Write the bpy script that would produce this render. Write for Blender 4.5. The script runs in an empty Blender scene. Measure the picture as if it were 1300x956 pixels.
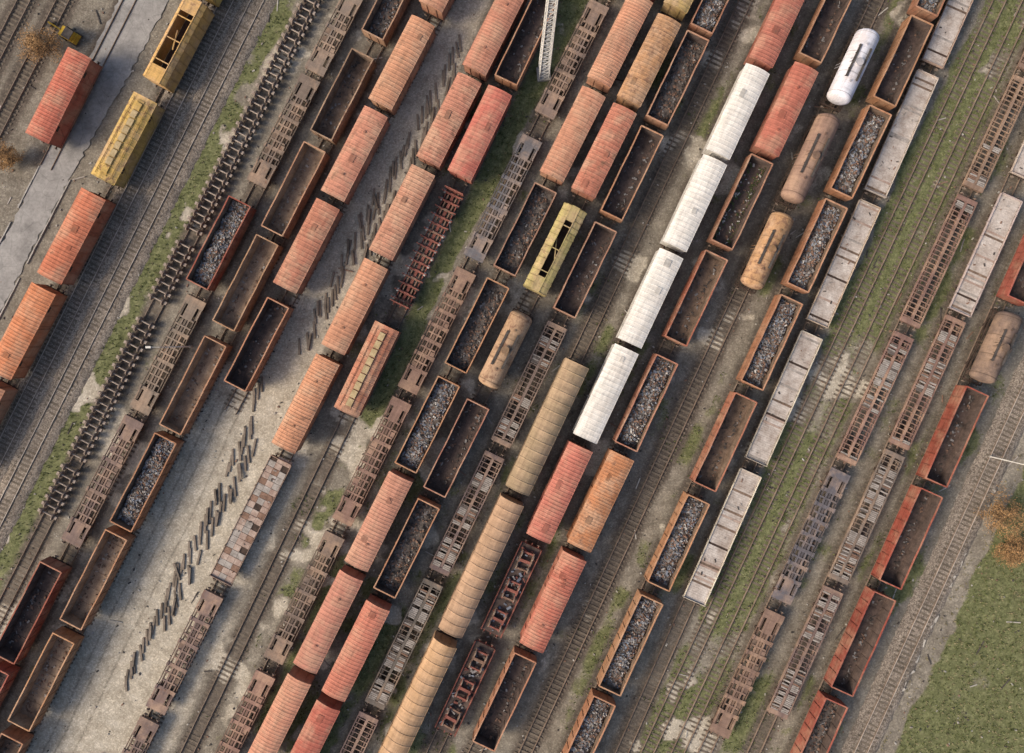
import bpy, math, random
import numpy as np
from mathutils import Vector, Matrix
random.seed(7); RNG=np.random.RandomState(5)
S=0.1; H=86.7; CX,CY=650.0,433.0
scene=bpy.context.scene
RT=0.22   # rail-top height

def W(px,py,h=0.0):
    f=(H-h)/H
    return ((px-CX)*S*f, -(py-CY)*S*f)

# ------------------------------------------------------------------ materials
def newmat(name):
    m=bpy.data.materials.new(name); m.use_nodes=True
    nt=m.node_tree; b=nt.nodes['Principled BSDF']
    b.inputs['Roughness'].default_value=0.9
    b.inputs['Specular IOR Level'].default_value=0.12
    return m,nt,b
def N(nt,t,**kw):
    n=nt.nodes.new(t)
    for k,v in kw.items(): setattr(n,k,v)
    return n
def noise(nt,vec,scale,detail=5,rough=0.6):
    n=N(nt,'ShaderNodeTexNoise'); n.inputs['Scale'].default_value=scale
    n.inputs['Detail'].default_value=detail; n.inputs['Roughness'].default_value=rough
    nt.links.new(vec,n.inputs['Vector']); return n.outputs['Fac']
def ramp(nt,fac,stops):
    r=N(nt,'ShaderNodeValToRGB'); e=r.color_ramp.elements
    while len(e)<len(stops): e.new(0.5)
    for i,(p,c) in enumerate(stops):
        e[i].position=p; e[i].color=(c[0],c[1],c[2],1) if not isinstance(c,(int,float)) else (c,c,c,1)
    nt.links.new(fac,r.inputs['Fac']); return r.outputs['Color']
def mix(nt,fac,a,b,mode='MIX'):
    m=N(nt,'ShaderNodeMix',data_type='RGBA',blend_type=mode)
    for sock,v in ((m.inputs[0],fac),(m.inputs[6],a),(m.inputs[7],b)):
        if isinstance(v,(int,float)): sock.default_value=v
        elif isinstance(v,tuple): sock.default_value=(v[0],v[1],v[2],1)
        else: nt.links.new(v,sock)
    return m.outputs[2]
def mth(nt,op,a,b=0.0):
    m=N(nt,'ShaderNodeMath',operation=op)
    for i,v in enumerate((a,b)):
        if isinstance(v,(int,float)): m.inputs[i].default_value=v
        else: nt.links.new(v,m.inputs[i])
    return m.outputs[0]
def objvec(nt,scales=((1,1,1),)):
    tc=N(nt,'ShaderNodeTexCoord'); oi=N(nt,'ShaderNodeObjectInfo')
    c=N(nt,'ShaderNodeCombineXYZ')
    for i in range(3):
        nt.links.new(mth(nt,'MULTIPLY',oi.outputs['Random'],[91.0,57.0,33.0][i]),c.inputs[i])
    out=[]
    for s in scales:
        mp=N(nt,'ShaderNodeVectorMath',operation='MULTIPLY_ADD')
        nt.links.new(tc.outputs['Object'],mp.inputs[0]); mp.inputs[1].default_value=s; nt.links.new(c.outputs[0],mp.inputs[2])
        out.append(mp.outputs[0])
    return out,oi
def bump(nt,b,h,strength=0.4,dist=0.05):
    bp=N(nt,'ShaderNodeBump'); bp.inputs['Strength'].default_value=strength; bp.inputs['Distance'].default_value=dist
    nt.links.new(h,bp.inputs['Height']); nt.links.new(bp.outputs[0],b.inputs['Normal'])

MATS={}
def painted(name,mult=1.0,rust=(0.2,0.115,0.08),dirt=(0.11,0.085,0.068)):
    """weathered paint whose base colour is the object colour; alpha = amount of rust"""
    m,nt,b=newmat(name)
    (v,vs,vl),oi=objvec(nt,((1,1,1),(2.6,0.3,0.6),(0.25,2.4,1.0)))
    c=mix(nt,1.0,oi.outputs['Color'],(mult,mult,mult),'MULTIPLY')
    # sun-bleached areas
    nb=noise(nt,v,0.4,4,.65)
    bl=mth(nt,'MULTIPLY',mth(nt,'MINIMUM',mth(nt,'MAXIMUM',mth(nt,'MULTIPLY',mth(nt,'SUBTRACT',nb,.44),4.5),0.0),0.85),oi.outputs['Alpha'])
    c=mix(nt,bl,c,(.52*mult,.36*mult,.25*mult))
    s=ramp(nt,noise(nt,vs,1.0,4),[(0.25,0.7),(0.5,1.0),(0.8,1.2)])
    c=mix(nt,0.75,c,s,'MULTIPLY')
    l=ramp(nt,noise(nt,vl,1.0,3),[(0.3,0.68),(0.55,1.0),(0.8,1.15)])
    c=mix(nt,0.7,c,l,'MULTIPLY')
    n=noise(nt,v,1.3,6,0.72)
    thr=mth(nt,'SUBTRACT',0.80,mth(nt,'MULTIPLY',oi.outputs['Alpha'],0.38))
    f=mth(nt,'MULTIPLY',mth(nt,'SUBTRACT',n,thr),7.0)
    f=mth(nt,'MINIMUM',mth(nt,'MAXIMUM',f,0.0),0.8)
    c=mix(nt,f,c,rust)
    f2=mth(nt,'MINIMUM',mth(nt,'MAXIMUM',mth(nt,'MULTIPLY',mth(nt,'SUBTRACT',0.44,n),5.0),0.0),0.7)
    c=mix(nt,mth(nt,'MULTIPLY',f2,oi.outputs['Alpha']),c,dirt)
    sp=ramp(nt,noise(nt,v,9.0,2,0.8),[(0.3,0.78),(0.6,1.08)])
    c=mix(nt,0.8,c,sp,'MULTIPLY')
    nt.links.new(c,b.inputs['Base Color'])
    MATS[name]=m
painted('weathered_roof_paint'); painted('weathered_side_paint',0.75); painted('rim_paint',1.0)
painted('frame_paint',0.65)
def plain(name,c1,c2,scale=1.5,rough=0.9,metal=0.0,c3=None):
    m,nt,b=newmat(name); (v,),oi=objvec(nt)
    st=[(0.32,c1),(0.62,c2)]
    if c3: st.append((0.75,c3))
    c=ramp(nt,noise(nt,v,scale,5,0.72),st)
    c=mix(nt,0.7,c,ramp(nt,noise(nt,v,scale*7,2,0.8),[(0.3,0.7),(0.65,1.15)]),'MULTIPLY')
    nt.links.new(c,b.inputs['Base Color']); b.inputs['Roughness'].default_value=rough; b.inputs['Metallic'].default_value=metal
    MATS[name]=m
plain('underframe_steel',(0.035,0.028,0.024),(0.085,0.06,0.05))
plain('wheel_steel',(0.16,0.125,0.105),(0.3,0.24,0.2),3)
plain('wagon_interior',(0.09,0.068,0.055),(0.23,0.165,0.125),0.9,c3=(0.33,0.26,0.2))
plain('wagon_interior_tan',(0.19,0.135,0.1),(0.36,0.27,0.2),0.8,c3=(0.46,0.38,0.3))
plain('wagon_interior_dark',(0.055,0.044,0.042),(0.135,0.1,0.088),0.9,c3=(0.22,0.175,0.15))
plain('wagon_floor_moss',(0.045,0.045,0.025),(0.1,0.13,0.055),1.0)
plain('scrap_base',(0.08,0.07,0.066),(0.18,0.155,0.14),3)
plain('scrap_grey',(0.17,0.162,0.16),(0.32,0.31,0.31),2)
plain('scrap_blue',(0.13,0.15,0.185),(0.24,0.27,0.33),2)
plain('scrap_rust',(0.14,0.088,0.066),(0.28,0.18,0.135),2)
plain('scrap_light',(0.35,0.34,0.325),(0.54,0.53,0.51),2)
plain('scrap_dark',(0.045,0.04,0.038),(0.1,0.09,0.085),2)
plain('weathered_planks',(0.2,0.18,0.165),(0.4,0.37,0.345),1.2,c3=(0.52,0.49,0.46))
plain('pale_deck',(0.33,0.275,0.24),(0.56,0.515,0.48),0.7,c3=(0.68,0.65,0.61))
plain('pink_planks',(0.26,0.18,0.15),(0.44,0.35,0.3),0.9,c3=(0.5,0.46,0.43))
plain('wooden_sleeper',(0.095,0.08,0.063),(0.19,0.16,0.13),1.2)
plain('stacked_sleeper',(0.11,0.092,0.074),(0.24,0.2,0.165),0.35)
plain('rail_steel',(0.15,0.11,0.085),(0.27,0.21,0.17),0.5)
plain('rail_polished',(0.34,0.29,0.25),(0.5,0.45,0.4),0.5,0.5)
plain('concrete',(0.28,0.27,0.25),(0.45,0.43,0.4),1.0)
plain('galvanised_steel',(0.5,0.5,0.48),(0.7,0.69,0.66),1.0,0.6)
plain('red_frame',(0.15,0.06,0.05),(0.3,0.12,0.095),1.2)
plain('stones_light',(0.3,0.28,0.25),(0.5,0.48,0.44),2)
plain('bark',(0.08,0.06,0.045),(0.16,0.12,0.09),2)
plain('autumn_leaves',(0.28,0.16,0.075),(0.46,0.28,0.135),0.6)
plain('autumn_leaves_dark',(0.17,0.105,0.055),(0.28,0.18,0.09),0.6)
plain('grass_blades',(0.075,0.09,0.035),(0.14,0.165,0.065),0.15,c3=(0.22,0.21,0.11))
plain('dry_grass_blades',(0.16,0.145,0.08),(0.3,0.27,0.16),0.2)
plain('yellow_paint',(0.35,0.22,0.03),(0.55,0.38,0.06),2)
plain('ridge_hatch',(0.32,0.24,0.13),(0.5,0.4,0.24),1.5)
plain('axle_rust',(.22,.175,.15),(.42,.36,.31),3)

# ------------------------------------------------------------------ mesh builder
class MB:
    def __init__(s): s.v=[];s.f=[];s.m=[];s.names=[];s.smooth=[]
    def mi(s,n):
        if n not in s.names: s.names.append(n)
        return s.names.index(n)
    def add(s,vs,fs,mat,smooth=False):
        o=len(s.v); s.v.extend(vs); i=s.mi(mat)
        for f in fs: s.f.append(tuple(o+k for k in f)); s.m.append(i); s.smooth.append(smooth)
    def box(s,c,d,mat,rot=None):
        hx,hy,hz=d[0]/2,d[1]/2,d[2]/2
        p=[(-hx,-hy,-hz),(hx,-hy,-hz),(hx,hy,-hz),(-hx,hy,-hz),(-hx,-hy,hz),(hx,-hy,hz),(hx,hy,hz),(-hx,hy,hz)]
        if rot is not None: p=[tuple(rot@Vector(q)) for q in p]
        s.add([(q[0]+c[0],q[1]+c[1],q[2]+c[2]) for q in p],
              [(0,3,2,1),(4,5,6,7),(0,1,5,4),(1,2,6,5),(2,3,7,6),(3,0,4,7)],mat)
    def b(s,x0,x1,y0,y1,z0,z1,mat): s.box(((x0+x1)/2,(y0+y1)/2,(z0+z1)/2),(x1-x0,y1-y0,z1-z0),mat)
    def beam(s,p0,p1,w,mat):
        p0=Vector(p0);p1=Vector(p1);d=p1-p0
        r=d.to_track_quat('X','Z').to_matrix()
        s.box(tuple((p0+p1)/2),(d.length,w,w),mat,r)
    def cyl(s,p0,p1,r,mat,n=10,r1=None,smooth=True):
        p0=Vector(p0);p1=Vector(p1); r1=r if r1 is None else r1
        q=(p1-p0).to_track_quat('Z','Y').to_matrix()
        vs=[]
        for p,rr in ((p0,r),(p1,r1)):
            for i in range(n):
                a=2*math.pi*i/n; vs.append(tuple(p+q@Vector((rr*math.cos(a),rr*math.sin(a),0))))
        s.add(vs,[(i,(i+1)%n,n+(i+1)%n,n+i) for i in range(n)],mat,smooth)
        s.add(vs,[tuple(range(n-1,-1,-1)),tuple(range(n,2*n))],mat)
    def grid(s,P,mat,smooth=True):
        nx=len(P);ny=len(P[0]); vs=[q for r in P for q in r]
        s.add(vs,[(i*ny+j,(i+1)*ny+j,(i+1)*ny+j+1,i*ny+j+1) for i in range(nx-1) for j in range(ny-1)],mat,smooth)
    def obj(s,name,loc=(0,0,0),rz=0.0,color=(1,1,1,0.5)):
        me=bpy.data.meshes.new(name); me.from_pydata(s.v,[],s.f)
        for n in s.names: me.materials.append(MATS[n])
        me.polygons.foreach_set('material_index',s.m); me.polygons.foreach_set('use_smooth',s.smooth); me.update()
        o=bpy.data.objects.new(name,me); scene.collection.objects.link(o)
        o.location=loc; o.rotation_euler=(0,0,rz); o.color=color
        return o
R=random.uniform
def rotm(a,b,c): return Matrix.Rotation(c,3,'Z')@Matrix.Rotation(b,3,'Y')@Matrix.Rotation(a,3,'X')

# ------------------------------------------------------------------ wagons (local x = along track)
def wheelset(m,x,r=0.46,mat='wheel_steel'):
    m.cyl((x,-1.05,r),(x,1.05,r),0.09,mat,8)
    for sy in (-1,1): m.cyl((x,sy*0.70,r),(x,sy*0.83,r),r,mat,14)
def running_gear(m,L,Wd,bogies=None):
    if bogies is None: bogies=L>13.2
    if bogies:
        for sx in (-1,1):
            c=sx*(L/2-1.95)
            for d in (-0.9,0.9):
                wheelset(m,c+d)
            for sy in (-1,1):
                m.b(c-1.35,c+1.35,sy*1.0-0.09,sy*1.0+0.09,0.38,0.72,'underframe_steel')
                for d in (-0.9,0.9): m.b(c+d-0.17,c+d+0.17,sy*1.12-0.11,sy*1.12+0.11,0.3,0.62,'underframe_steel')
            m.b(c-0.25,c+0.25,-0.9,0.9,0.5,0.85,'underframe_steel')
    else:
        for sx in (-1,1):
            c=sx*L*0.28; wheelset(m,c)
            for sy in (-1,1):
                m.b(c-0.65,c+0.65,sy*1.0-0.06,sy*1.0+0.06,0.55,0.7,'underframe_steel')
                m.b(c-0.18,c+0.18,sy*1.0-0.12,sy*1.0+0.12,0.3,0.62,'underframe_steel')
def underframe(m,L,Wd,mat='underframe_steel'):
    running_gear(m,L,Wd)
    for sy in (-1,1): m.b(-L/2+0.18,L/2-0.18,sy*0.95-0.07,sy*0.95+0.07,0.86,1.12,mat)
    m.b(-L/2+0.18,L/2-0.18,-0.18,0.18,0.88,1.1,mat)
    for sx in (-1,1):
        m.b(sx*(L/2-0.09)-0.09,sx*(L/2-0.09)+0.09,-Wd/2+0.15,Wd/2-0.15,0.84,1.14,mat)
        for sy in (-1,1):
            m.cyl((sx*L/2,sy*0.875,1.0),(sx*(L/2+0.28),sy*0.875,1.0),0.1,mat,8)
            m.cyl((sx*(L/2+0.28),sy*0.875,1.0),(sx*(L/2+0.33),sy*0.875,1.0),0.23,'wheel_steel',12)
        m.b(min(sx*L/2,sx*(L/2+0.3)),max(sx*L/2,sx*(L/2+0.3)),-0.06,0.06,0.92,1.04,mat)
def roof_arc(m,L,Wd,z0,rise,rib=0.47,ribh=0.05,mat='weathered_roof_paint',over=0.06,ny=10,sag=0.0):
    xs=[];hx=L/2+over; n=max(3,int(round(2*hx/rib)));st=2*hx/n
    for i in range(n):
        x=-hx+i*st
        dn=R(0,.02)
        xs+= [(x,1),(x+0.07,1),(x+0.12,0),(x+st/2,-sag-dn),(x+st-0.05,0)]
    xs.append((hx,1))
    ph=R(0,50); P=[]
    for x,k in xs:
        row=[]
        for j in range(ny+1):
            t=-1+2*j/ny; y=t*(Wd/2+over)
            z=z0+rise*(1-abs(t)**2.2)+ribh*(k if k>0 else 0)+(k if k<0 else 0)*(1-t*t)
            z+=0.018*math.sin(x*1.7+ph+3*t)*(1-abs(t))
            row.append((x,y,z))
        P.append(row)
    m.grid(P,mat,False)
    for sy in (-1,1): m.b(-hx,hx,sy*(Wd/2+over)-0.03,sy*(Wd/2+over)+0.03,z0-0.09,z0+0.012,mat)
    for sx in (-1,1):
        vs=[];fs=[]
        for j in range(ny+1):
            t=-1+2*j/ny; y=t*(Wd/2+over); z=z0+rise*(1-abs(t)**2.2)+ribh
            vs+=[(sx*hx,y,z),(sx*hx,y,z0-0.09)]
        for j in range(ny): fs.append((2*j,2*j+1,2*j+3,2*j+2))
        m.add(vs,fs,'weathered_side_paint')
def body(m,L,Wd,z0,z1,post=1.35,mat='weathered_side_paint',doors=True):
    w=Wd/2-0.07
    m.b(-L/2+0.05,L/2-0.05,-w,w,z0,z1,mat)
    n=max(4,int(L/post))
    for i in range(n+1):
        x=-L/2+0.1+(L-0.2)*i/n
        for sy in (-1,1): m.b(x-0.045,x+0.045,sy*(w+0.03)-0.035,sy*(w+0.03)+0.035,z0,z1-0.02,'frame_paint')
    for sy in (-1,1):
        if doors: m.b(-1.0,1.0,sy*(w+0.06)-0.03,sy*(w+0.06)+0.03,z0+0.08,z1-0.1,mat)
        m.b(-L/2+0.05,L/2-0.05,sy*(w+0.05)-0.04,sy*(w+0.05)+0.04,z0-0.1,z0+0.03,'frame_paint')
        for a in (-0.32,0.32):
            x=a*L; m.beam((x-0.6,sy*(w+0.04),z0+0.1),(x+0.6,sy*(w+0.04),z1-0.15),0.05,'frame_paint')
            m.b(x-0.35,x+0.35,sy*(w+0.015)-0.03,sy*(w+0.015)+0.03,z1-0.62,z1-0.3,'underframe_steel')
    for sx in (-1,1):
        for y in (-w*0.45,w*0.45): m.b(sx*(L/2-0.02)-0.05,sx*(L/2-0.02)+0.05,y-0.05,y+0.05,z0,z1,'frame_paint')

def covered(L,Wd,style='std'):
    m=MB(); underframe(m,L,Wd)
    body(m,L,Wd,1.14,3.42)
    if style=='barrel': roof_arc(m,L,Wd,3.43,0.62,1.28,0.05,sag=0.03,ny=14)
    elif style=='white': roof_arc(m,L,Wd,3.43,0.3,0.62,0.015)
    else: roof_arc(m,L,Wd,3.43,R(0.28,0.36),R(0.38,0.55),R(.015,.028))
    # sheet-metal patches and loose panels
    if style!='barrel':
        for _ in range(random.choice((0,1,1,2))):
            x,y=R(-L/2+1,L/2-1),R(-.6,.6); m.box((x,y,3.43+.33*(1-(abs(y)/(Wd/2))**2.2)+.03),(R(.6,1.1),R(.4,.8),.02),random.choice(['weathered_side_paint','frame_paint']),rotm(-y*.12,0,R(-.05,.05)))
    if style=='std' and R(0,1)<0.3:
        for x in (-L*0.25,L*0.25): m.cyl((x,0,3.7),(x,0,3.88),0.16,'frame_paint',10)
    return m
def ridged(L,Wd):
    m=MB(); underframe(m,L,Wd); body(m,L,Wd,1.14,3.2,0.9,doors=False)
    roof_arc(m,L,Wd,3.21,0.35,0.9,0.03)
    n=9; st=(L-1.6)/n
    m.b(-L/2+0.5,L/2-0.5,-0.42,0.42,3.4,3.62,'weathered_side_paint')
    for i in range(n):
        x=-L/2+0.8+st*(i+0.5)
        m.box((x,R(-.03,.03),3.67),(st*0.86,.72,.14),'ridge_hatch' if R(0,1)<.85 else 'weathered_roof_paint',rotm(R(-.04,.04),0,R(-.03,.03)))
    for sy in (-1,1): m.b(-L/2+0.4,L/2-0.4,sy*1.0-0.03,sy*1.0+0.03,3.52,3.58,'frame_paint')
    return m
def slotted(L,Wd,open_=0.55):
    """hopper with open roof slot"""
    m=MB(); underframe(m,L,Wd); w=Wd/2-0.07; z0,z1=1.14,3.3
    m.b(-L/2+0.1,L/2-0.1,-w+0.1,w-0.1,1.14,1.2,'wagon_interior_dark')
    for sy in (-1,1):
        m.b(-L/2,L/2,sy*w-0.05,sy*w+0.05,z0,z1,'weathered_side_paint')
        for i in range(10):
            x=-L/2+0.1+(L-0.2)*i/9; m.b(x-0.05,x+0.05,sy*(w+0.08)-0.04,sy*(w+0.08)+0.04,z0,z1,'frame_paint')
        yi=sy*w*open_*0.7
        nseg=int(L/0.8)
        P=[]
        for i in range(nseg+1):
            x=-L/2+L*i/nseg; dz=R(-0.04,0.04)
            P.append([(x,sy*(w+0.06),z1),(x,(sy*w+yi)/2,z1+0.26+dz),(x,yi,z1+0.38+dz)])
        m.grid(P,'weathered_roof_paint',False)
        m.b(-L/2,L/2,yi-0.05,yi+0.05,z1+0.3,z1+0.45,'rim_paint')
        for i in range(nseg+1):
            x=-L/2+0.05+(L-0.1)*i/nseg
            m.beam((x,sy*(w+0.04),z1+0.03),(x,yi,z1+0.44),0.06,'frame_paint')
    for sx in (-1,1):
        m.b(sx*(L/2-0.03)-0.05,sx*(L/2-0.03)+0.05,-w,w,z0,z1,'weathered_side_paint')
        x0,x1=sorted((sx*(L/2+0.05),sx*(L/2-1.9)))
        m.b(x0,x1,-w*open_*0.72,w*open_*0.72,z1+0.36,z1+0.43,'weathered_roof_paint')
        m.b(sx*(L/2)-0.04,sx*(L/2)+0.04,-w*0.8,w*0.8,z1-0.02,z1+0.2,'weathered_side_paint')
    for i in range(3):
        x=-L/2+2.6+(L-5.2)*i/2; m.b(x-0.06,x+0.06,-w*open_*.7,w*open_*.7,z1+0.3,z1+0.4,'rim_paint')
    m.beam((-L*.1,-w*.3,z1+.3),(L*.12,w*.3,z1-.2),.12,'rim_paint')
    return m
def heap(m,L,Wd,z,amp,mats,nchips,size=1.0):
    nx,ny=int(L/0.35),max(6,int(Wd/0.35)); P=[];ph=[R(0,20) for _ in range(4)]
    def hz(x,y):
        e=(1-abs(2*x/L)**4)*(1-abs(2*y/Wd)**3)
        return z+amp*e*(0.65+0.35*math.sin(x*0.9+ph[0])*math.cos(y*1.3+ph[1]))+amp*0.25*math.sin(x*2.7+ph[2]+y*2)
    for i in range(nx+1):
        P.append([(-L/2+L*i/nx,-Wd/2+Wd*j/ny,hz(-L/2+L*i/nx,-Wd/2+Wd*j/ny)+R(-.06,.06)) for j in range(ny+1)])
    m.grid(P,'scrap_base',False)
    for _ in range(nchips):
        x,y=R(-L/2+.15,L/2-.15),R(-Wd/2+.15,Wd/2-.15); k=random.choice(mats)
        a=R(0.08,0.42)*size; b=R(0.05,0.25)*size
        if R(0,1)<0.08: a*=2.0;b*=0.4
        a=min(a,1.0)
        m.box((x,y,hz(x,y)+R(0.0,0.12)),(a,b,R(0.02,0.1)),k,rotm(R(-.5,.5),R(-.5,.5),R(0,3.14)))
SCR=['scrap_grey']*6+['scrap_blue']*3+['scrap_rust']*5+['scrap_light']+['scrap_dark']*3
SCR2=['scrap_rust']*5+['scrap_grey']*2+['scrap_dark']*5
def gondola(L,Wd,load='empty',inner='wagon_interior',z1=3.0):
    m=MB(); underframe(m,L,Wd); w=Wd/2-0.09; z0=1.14; t=0.05
    m.b(-L/2+0.06,L/2-0.06,-w+t,w-t,z0,z0+0.08,inner)
    for sy in (-1,1):
        m.b(-L/2,L/2,sy*w-t/2,sy*w+t/2,z0,z1-.05,'weathered_side_paint')
        m.b(-L/2+.03,L/2-.03,sy*(w-0.045)-0.015,sy*(w-0.045)+0.015,z0+.08,z1-.06,inner)
        n=6; ys_=[R(-.035,.035) for _ in range(n+1)]
        for i in range(n):
            xa=-L/2-.02+(L+.04)*i/n; xb=-L/2-.02+(L+.04)*(i+1)/n
            ya,yb=ys_[i],ys_[i+1]; an=math.atan2(yb-ya,xb-xa)
            m.box(((xa+xb)/2,sy*w+(ya+yb)/2,z1+R(-.004,.004)+.005),(xb-xa-.004,.15,.11),'rim_paint',rotm(0,0,an))
        m.b(-L/2,L/2,sy*(w+.05)-0.04,sy*(w+.05)+0.04,z0-0.08,z0+0.05,'frame_paint')
        n=8
        for i in range(n+1):
            x=-L/2+0.06+(L-0.12)*i/n
            m.b(x-0.06,x+0.06,sy*(w+0.06)-0.05,sy*(w+0.06)+0.05,z0,z1-0.06,'frame_paint')
            if 0<i<n: m.b(x-0.035,x+0.035,sy*(w-0.085)-0.03,sy*(w-0.085)+0.03,z0+0.09,z1-0.07,inner)
        m.b(-L/2,L/2,sy*(w+0.045)-0.02,sy*(w+0.045)+0.02,2.0,2.1,'frame_paint')
    for sx in (-1,1):
        m.b(sx*(L/2-.03)-0.03,sx*(L/2-.03)+0.03,-w+.03,w-.03,z0,z1-.05,'weathered_side_paint')
        m.b(sx*(L/2-.08)-0.012,sx*(L/2-.08)+0.012,-w+.06,w-.06,z0+.08,z1-.06,inner)
        m.b(sx*(L/2-.02)-0.075,sx*(L/2-.02)+0.075,-w+0.03,w-0.03,z1-0.03,z1+0.075,'rim_paint')
        for y in (-w*.4,w*.4): m.b(sx*(L/2+.02)-0.05,sx*(L/2+.02)+0.05,y-0.06,y+0.06,z0,z1-.06,'frame_paint')
    Li,Wi=L-0.2,2*w-0.2
    if load=='scrap': heap(m,Li,Wi,z0+0.75,0.65,SCR,int(L*75))
    elif load=='scraplow': heap(m,Li,Wi,z0+0.3,0.35,SCR2,int(L*32))
    else:
        n=6
        for i in range(1,n):
            x=-L/2+L*i/n; m.b(x-0.04,x+0.04,-w+0.1,w-0.1,z0+0.08,z0+0.13,inner)
        mats={'empty':['scrap_rust','scrap_dark','scrap_dark','scrap_base','scrap_grey'],'moss':['wagon_floor_moss','scrap_dark','wagon_floor_moss','scrap_light','scrap_rust']}.get(load,['scrap_dark'])
        if load=='sandy':
            mats=['scrap_rust','weathered_planks','wagon_interior']
        if load=='moss':
            for _ in range(420):
                x=R(-Li/2,Li/2);y=random.choice((-1,1))*(Wi/2-abs(random.gauss(0,.3))); y=max(-Wi/2+.15,min(Wi/2-.15,y)); a=R(0,6)
                m.add([(x-.06,y,z0+.08),(x+.06,y,z0+.08),(x+.2*math.cos(a),y+.12*math.sin(a),z0+R(.2,.35))],[(0,1,2)],'grass_blades')
        for _ in range(int(L*(9 if load!='moss' else 20))):
            x=R(-Li/2+.3,Li/2-.3); y=random.choice((-1,1))*(Wi/2-.3)*(1-abs(random.gauss(0,.35)));
            y=max(-Wi/2+.3,min(Wi/2-.3,y)); a=R(.08,.45)
            m.box((x,y,z0+R(.1,.18)),(a,R(.05,.25),R(.02,.12)),random.choice(mats),rotm(R(-.2,.2),R(-.2,.2),R(0,3.14)))
    return m
def tank(L,Wd,walk=True):
    m=MB(); underframe(m,L,Wd); r=min(1.45,Wd/2-0.02); z=1.3+r; n=28
    prof=[(-L/2+.15,0.0),(-L/2+.2,.45),(-L/2+.34,.78),(-L/2+.55,.95),(-L/2+.8,1.0)]
    k=10
    prof+=[(-L/2+.8+(L-1.6)*i/k,1.0) for i in range(1,k)]
    prof+=[(L/2-.8,1.0),(L/2-.55,.95),(L/2-.34,.78),(L/2-.2,.45),(L/2-.15,0.0)]
    P=[[(x,q*r*math.sin(2*math.pi*j/n),z-q*r*math.cos(2*math.pi*j/n)) for j in range(n+1)] for x,q in prof]
    m.grid(P,'weathered_roof_paint',True)
    for i in range(4):
        x=-L/2+.9+(L-1.8)*i/3
        P=[[(x+dx,(r+.025)*math.sin(2*math.pi*j/n),z-(r+.025)*math.cos(2*math.pi*j/n)) for j in range(n+1)] for dx in (-.05,.05)]
        m.grid(P,'frame_paint',True)
        if i in (0,3):
            for sy in (-1,1): m.b(x-.25,x+.25,sy*.85-.25,sy*.85+.25,1.1,z-r*.75,'underframe_steel')
    m.cyl((0,0,z+r-.1),(0,0,z+r+.28),.42,'weathered_side_paint',20); m.cyl((0,0,z+r+.28),(0,0,z+r+.34),.48,'frame_paint',20)
    for sx in (-1,1): m.cyl((sx*L*.25,0,z+r-.1),(sx*L*.25,0,z+r+.12),.14,'frame_paint',12)
    for sy in (-1,1):
        m.b(-L*.22,L*.22,sy*.68-.14,sy*.68+.14,z+r+.02,z+r+.06,'scrap_dark')
        for i in range(5):
            x=-L*.21+L*.42*i/4; m.b(x-.03,x+.03,sy*.68-.14,sy*.68+.14,z+r-.35,z+r+.015,'underframe_steel')
    for d in (-.22,.22):
        m.beam((d+.0,-r-.12,1.1),(d,-.9,z+r+.05),.045,'frame_paint'); m.beam((d,r+.12,1.1),(d,.9,z+r+.05),.045,'frame_paint')
    for i in range(8):
        q=i/7; m.b(-.22,.22,-r-.12+(r-.78)*q-.02,-r-.12+(r-.78)*q+.02,1.1+(z+r-1.05)*q-.02,1.1+(z+r-1.05)*q+.02,'frame_paint')
    for sy in (-1,1): m.b(-L/2+.1,L/2-.1,sy*(Wd/2-.15)-.06,sy*(Wd/2-.15)+.06,1.0,1.14,'underframe_steel')
    return m
def skeletal(L,Wd,plates=0.25,mat='weathered_roof_paint'):
    m=MB(); underframe(m,L,Wd,'frame_paint'); w=Wd/2
    for sy in (-1,1):
        m.b(-L/2+1.2,L/2-1.2,sy*.38-.1,sy*.38+.1,.95,1.2,mat)
        m.b(-L/2+1.2,L/2-1.2,sy*(w-.12)-.05,sy*(w-.12)+.05,.95,1.1,'frame_paint')
    m.b(-L/2+1.8,L/2-1.8,-.12,.12,1.0,1.16,'frame_paint')
    for sx in (-1,1):
        a,b=sorted((sx*(L/2-.05),sx*(L/2-1.15))); m.b(a,b,-w+.05,w-.05,1.14,1.22,mat)
        a,b=sorted((sx*(L/2-1.15),sx*(L/2-3.0))); m.b(a,b,-.62,.62,1.13,1.21,mat)
        for sy in (-1,1):
            a,b=sorted((sx*(L/2-1.15),sx*(L/2-2.6))); m.b(a,b,sy*(w-.2)-.1,sy*(w-.2)+.1,1.08,1.205,mat)
    n=int((L-5)/1.05); kk=random.choice((2,3,4))
    for i in range(n+1):
        x=-(L/2-2.9)+(L-5.8)*i/n; wd=.2 if i%kk else .45
        q=w-.06 if i%kk==0 else w*R(.6,.85)
        m.b(x-wd/2,x+wd/2,-q,q,1.06,1.18+.02*(i%2)+.004,mat)
        if i%kk==0:
            for sy in (-1,1): m.b(x-.3,x+.3,sy*(w-.15)-.12,sy*(w-.15)+.12,1.17,1.3,mat)
        if R(0,1)<plates*1.5 and i<n:
            sy=random.choice((-1,1)); m.b(x+.1,x+.8,min(sy*.49,sy*(w-.3)),max(sy*.49,sy*(w-.3)),1.09,1.13,random.choice(['wagon_interior','frame_paint',mat]))
    for k in (-1,1): m.cyl((k*1.5,-.8,.8),(k*1.5+1.0,-.8,.8),.18,'underframe_steel',10)
    return m
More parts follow.
